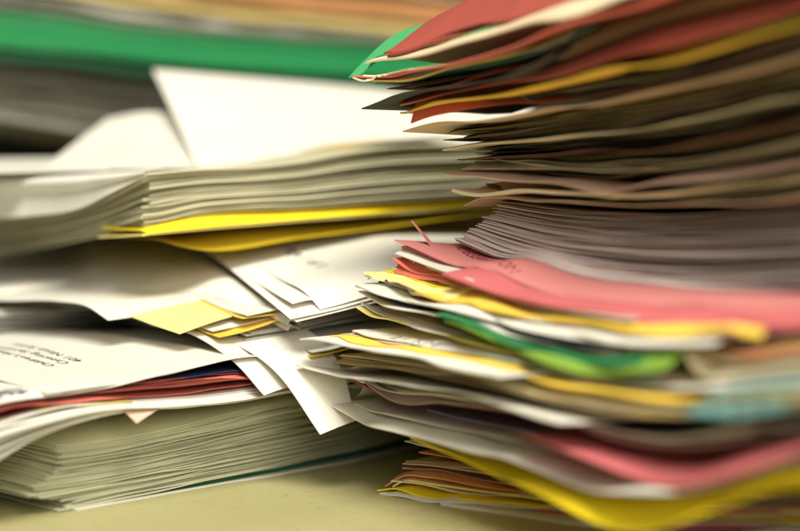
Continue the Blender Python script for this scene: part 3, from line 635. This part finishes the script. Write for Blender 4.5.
fill([(378, 274), (440, 290), (520, 310), (600, 322), (820, 324)], [(402, 254), (440, 268), (520, 299), (600, 313), (820, 313)], 6, ['white', 'salmon', 'cream', 'rose', 'white'], {'white': 'thin white sheet among the mixed ones right under the pink forms', 'salmon': 'thin salmon sheet among the mixed ones right under the pink forms', 'cream': 'thin cream sheet among the mixed ones right under the pink forms', 'rose': 'thin rose pink sheet among the mixed ones right under the pink forms'},
     {'white': 'white sheets right under the pink forms', 'salmon': 'salmon sheets right under the pink forms', 'cream': 'cream sheets right under the pink forms', 'rose': 'rose pink sheets right under the pink forms'}, lambda t: random.uniform(388,420), (-60, -53), D=lambda t: random.uniform(.494, .508), th=(0.00015, 0.00028), wob=0.0011, rag=0.0012, las=(0.06, 0.24))
right('salmon pink sheet between the golden one and the pink forms', 'rose', [(450,278),(490,294),(540,308),(600,319),(660,333),(720,338),(820,326)], -57, b0=-0.016, th=0.0008)
right('dusty pink form with a folded edge, second of the two pink forms', 'pink', [(404,248),(430,259),(455,273),(480,286),(520,301),(560,310),(600,317),(660,327),(720,331),(820,322)], -57, D=0.5, th=0.0007, up=[(x, y+3) for x, y in PU], bu=0.022, name='pink_form', cat='form')
pf = right('pink form with a line of dark print, lying on the fan of sheets', 'pink', [(397,240),(420,250),(445,262),(470,277),(500,291),(540,302),(600,312),(660,323),(720,327),(820,318)], -57, D=0.5, th=0.0004, up=PU, bu=0.024, key='pink', name='pink_form', cat='form')
text_on(pf, 'OBSERVATION', (455,247.5), (509,275), 0.0062, 'ink_red', name='printed_line')
loft('thin pink slip curling upright at the edge of the pink form', 'pink', [[(411,221,.499),(418,230,.498),(428,243,.497),(440,257,.495),(456,272,.492)], [(413,221,.501),(421,231,.502),(432,243,.502),(446,256,.502),(464,271,.500)]], th=0.0002, n=(30, 6), name='paper_slip', cat='paper slip')
fill([(440,243),(455,241),(500,261),(540,278),(580,286),(640,293),(720,298),(820,296)], [(470,200),(502,202),(540,208),(580,212),(640,214),(720,212),(820,205)], 46, ['ream_grey'],
     'thin mauve grey sheet in the tight ream above the pink form', 'sheets of the tight ream above the pink form', lambda t: 455+47*t+random.uniform(-4, 4), (-58, -55), D=lambda t: 0.5+random.uniform(-.003, .003), th=(0.00018, 0.0003), wob=0.0002, gap=0.00004)
right('tan sheet with a drooping tip just above the grey ream', 'tan', [(467,206),(478,201),(500,199),(540,203),(580,206),(640,208),(720,204),(820,194)], -57, D=0.5, curl=-0.0004)
right('beige sheet second above the grey ream', 'cream', [(478,193),(510,197),(560,201),(640,202),(720,198),(820,186)], -57, D=0.5)
right('brown sheet third above the grey ream', 'brown', [(490,192),(520,195),(560,198),(640,199),(720,194),(820,180)], -57, D=0.5)
right('thick beige strip with a blunt tip over the yellow folder edge', 'cream', [(458,188),(500,191),(560,195),(640,196),(720,190),(820,175)], -57, D=0.5, th=0.0011)
right('blush sheet with a long sharp tip above the thick beige strip', 'blush', [(447,176),(470,179),(500,184),(560,188),(640,188),(720,181),(820,165)], -57, D=0.5, up=[(455,174),(480,172),(510,176),(560,182),(640,182),(820,160)], bu=0.012)
right('tan sheet set back above the sharp blush one', 'tan', [(509,173),(560,178),(640,178),(720,171),(820,155)], -57, D=0.5, th=0.0008)
right('white sheet with a level tip in the dark upper part', 'white', [(472,161),(510,163),(560,168),(640,168),(720,160),(820,142)], -57, D=0.502)
MIX = ['tan', 'gap_shade', 'cream', 'tan', 'mauve', 'olive', 'gap_shade', 'brown', 'cream']
LM = {m: '%s sheet among the ragged dark ones in the upper right stack' % w for m, w in (('tan', 'tan'), ('brown', 'brown'), ('gap_shade', 'very dark shadow-gap'), ('cream', 'cream'), ('mauve', 'mauve'), ('olive', 'olive'))}
GM = {m: 'ragged %s sheets of the upper right stack' % w for m, w in (('tan', 'tan'), ('brown', 'brown'), ('gap_shade', 'very dark shadow-gap'), ('cream', 'cream'), ('mauve', 'mauve'), ('olive', 'olive'))}
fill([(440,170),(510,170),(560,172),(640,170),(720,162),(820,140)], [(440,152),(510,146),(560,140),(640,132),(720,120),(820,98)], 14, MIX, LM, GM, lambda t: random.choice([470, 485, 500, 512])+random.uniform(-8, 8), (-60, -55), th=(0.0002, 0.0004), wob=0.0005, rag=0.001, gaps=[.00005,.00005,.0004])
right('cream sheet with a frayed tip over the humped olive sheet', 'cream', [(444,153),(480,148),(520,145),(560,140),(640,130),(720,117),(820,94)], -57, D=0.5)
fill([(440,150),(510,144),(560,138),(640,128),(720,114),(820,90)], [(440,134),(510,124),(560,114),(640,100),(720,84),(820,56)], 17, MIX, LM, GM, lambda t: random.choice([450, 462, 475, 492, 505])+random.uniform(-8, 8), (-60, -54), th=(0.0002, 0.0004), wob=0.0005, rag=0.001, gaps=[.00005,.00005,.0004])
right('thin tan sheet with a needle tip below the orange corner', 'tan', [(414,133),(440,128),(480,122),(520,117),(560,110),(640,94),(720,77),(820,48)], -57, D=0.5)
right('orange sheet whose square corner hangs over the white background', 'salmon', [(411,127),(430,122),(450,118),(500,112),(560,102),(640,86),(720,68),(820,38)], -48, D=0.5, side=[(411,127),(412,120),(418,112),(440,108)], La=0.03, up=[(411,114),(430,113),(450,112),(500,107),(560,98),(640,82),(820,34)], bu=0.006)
fill([(425,124),(510,116),(560,107),(640,92),(720,74),(820,46)], [(410,112),(510,97),(560,88),(640,70),(720,50),(820,20)], 9, ['tan', 'gap_shade', 'mauve', 'gap_shade', 'cream'], LM, GM, lambda t: 440+random.uniform(-15, 50), (-60, -55), th=(0.0003, 0.0006), wob=0.0008)
right('lime yellow sheet at the near right of the upper stack', 'lime', [(640,66),(700,48),(760,36),(820,18)], -57, b0=0.0, th=0.003)
right('cream yellow sheet under the dark orange one', 'gold', [(390,110),(430,106),(480,99),(540,90),(600,78),(680,58),(760,36),(820,15)], -57, D=0.5, th=0.0006)
right('orange red sheet in the upper part with a broad shaded side', 'salmon', [(401,105),(430,99),(480,90),(540,79),(600,65),(680,44),(760,22),(820,2)], -57, D=0.5, th=0.0006, up=[(401,102),(430,95),(480,84),(540,68),(600,50),(680,24),(760,2),(820,-14)], bu=0.012)
right('brown sheet over the broad orange red one at the upper right', 'brown', [(560,54),(640,24),(700,4),(820,-32)], -57, b0=-0.01, th=0.002)
right('olive file over the broad orange red one at the upper right', 'olive', [(560,46),(640,16),(700,-4),(820,-40)], -57, b0=-0.008, th=0.002)
right('tan file over the broad orange red one at the upper right', 'tan', [(560,38),(640,8),(700,-12),(820,-50)], -57, b0=-0.008, th=0.002)
right('teal file over the broad orange red one at the upper right', 'teal', [(560,30),(640,0),(700,-20),(820,-60)], -57, b0=-0.006, th=0.002)
right('charcoal sheet with a needle tip over the white background', 'charcoal', [(363,109),(400,97),(440,88),(480,80),(540,66),(600,50),(680,24),(820,-26)], -57, D=0.5, curl=0.0002, la=0.1)
right('thin salmon sheet under the charcoal one', 'salmon', [(380,100),(400,92),(440,82),(500,70),(560,54),(640,30),(820,-32)], -57, D=0.502, la=0.09)
fill([(400,92),(440,84),(500,70),(560,54),(640,28),(820,-34)], [(400,86),(440,78),(500,64),(560,48),(640,20),(820,-42)], 3, ['brown', 'tan', 'brown'], {'brown': 'dark brown sheet below the sage grey one near the top of the right stack', 'tan': 'tan sheet below the sage grey one near the top of the right stack'},
     {'brown': 'brown sheets below the sage grey one', 'tan': 'tan sheets below the sage grey one'}, lambda t: 400+random.uniform(-15, 15), (-59, -55), D=0.5)
right('sage grey sheet with a blunt tip near the top of the right stack', 'teal', [(371,89),(400,84),(440,76),(500,62),(560,44),(640,16),(820,-46)], -57, D=0.5, la=0.11)
right('yellow sheet with a pale tip near the top of the right stack', 'pale_yellow', [(374,84),(400,80),(440,72),(500,58),(560,40),(640,12),(820,-50)], -57, D=0.5, th=0.0006, la=0.1)
right('salmon sheet lying across the green one near the top', 'salmon', [(354,76),(380,77),(410,72),(440,66),(500,50),(560,30),(640,2),(820,-60)], -57, D=0.497)
right('cream slip with an upturned tip at the top left of the right stack', 'cream', [(347,68),(362,75),(380,74),(400,70)], -50, D=0.497, la=0.05, lb=0.04, curl=0.0008, name='paper_slip', cat='paper slip')
right('long cream sheet darkened to a shaded tan, crossing below the big red one', 'tan', [(364,66),(400,62),(450,50),(500,38),(560,20),(640,-10),(820,-74)], -57, D=0.495, th=0.0006, up=[(370,64),(400,57),(450,44),(500,31),(560,12),(640,-20),(820,-84)], bu=0.01)  # cream sheet given tan, putting its shade into the colour
right('green sheet whose tip stands out on the left near the top', 'leaf', [(350,78),(380,73),(420,62),(480,48),(560,28),(640,0),(820,-60)], -55, D=0.508, up=[(352,76),(362,65),(374,51),(400,37),(430,26),(480,10),(560,-16),(700,-60),(820,-90)], bu=0.030, th=0.0004)
right('dark red sheet painting the shaded lower side of the big red folder sheet', 'brick', [(396,66),(420,60),(460,50),(500,36),(560,15),(640,-16),(820,-86)], -57, D=0.487, th=0.0008, up=[(400,60),(420,52),(460,37),(500,18),(560,-10),(640,-40),(820,-110)], bu=0.02)  # added darker sheet for the shading along the red folder's lower side
right('big red folder sheet rising at the top of the right stack', 'red', [(385,67),(420,59),(460,49),(500,33),(560,12),(640,-20),(820,-90)], -57, D=0.494, up=[(390,54),(405,42),(430,26),(480,0),(560,-42),(700,-110),(820,-150)], bu=0.030, th=0.0008, name='red_folder', cat='folder')
fill([(500,10),(560,-14),(640,-44),(820,-110)], [(500,-60),(560,-84),(640,-110),(820,-170)], 5, ['tan', 'brown'], {'tan': 'tan file on top of the big red folder sheet', 'brown': 'brown file on top of the big red folder sheet'}, {'tan': 'tan files on the big red one', 'brown': 'brown files on the big red one'},
     lambda t: 500+random.uniform(-10, 10), (-59, -55), D=0.5, th=(0.001, 0.002), name='file_folder', cat='file folder')
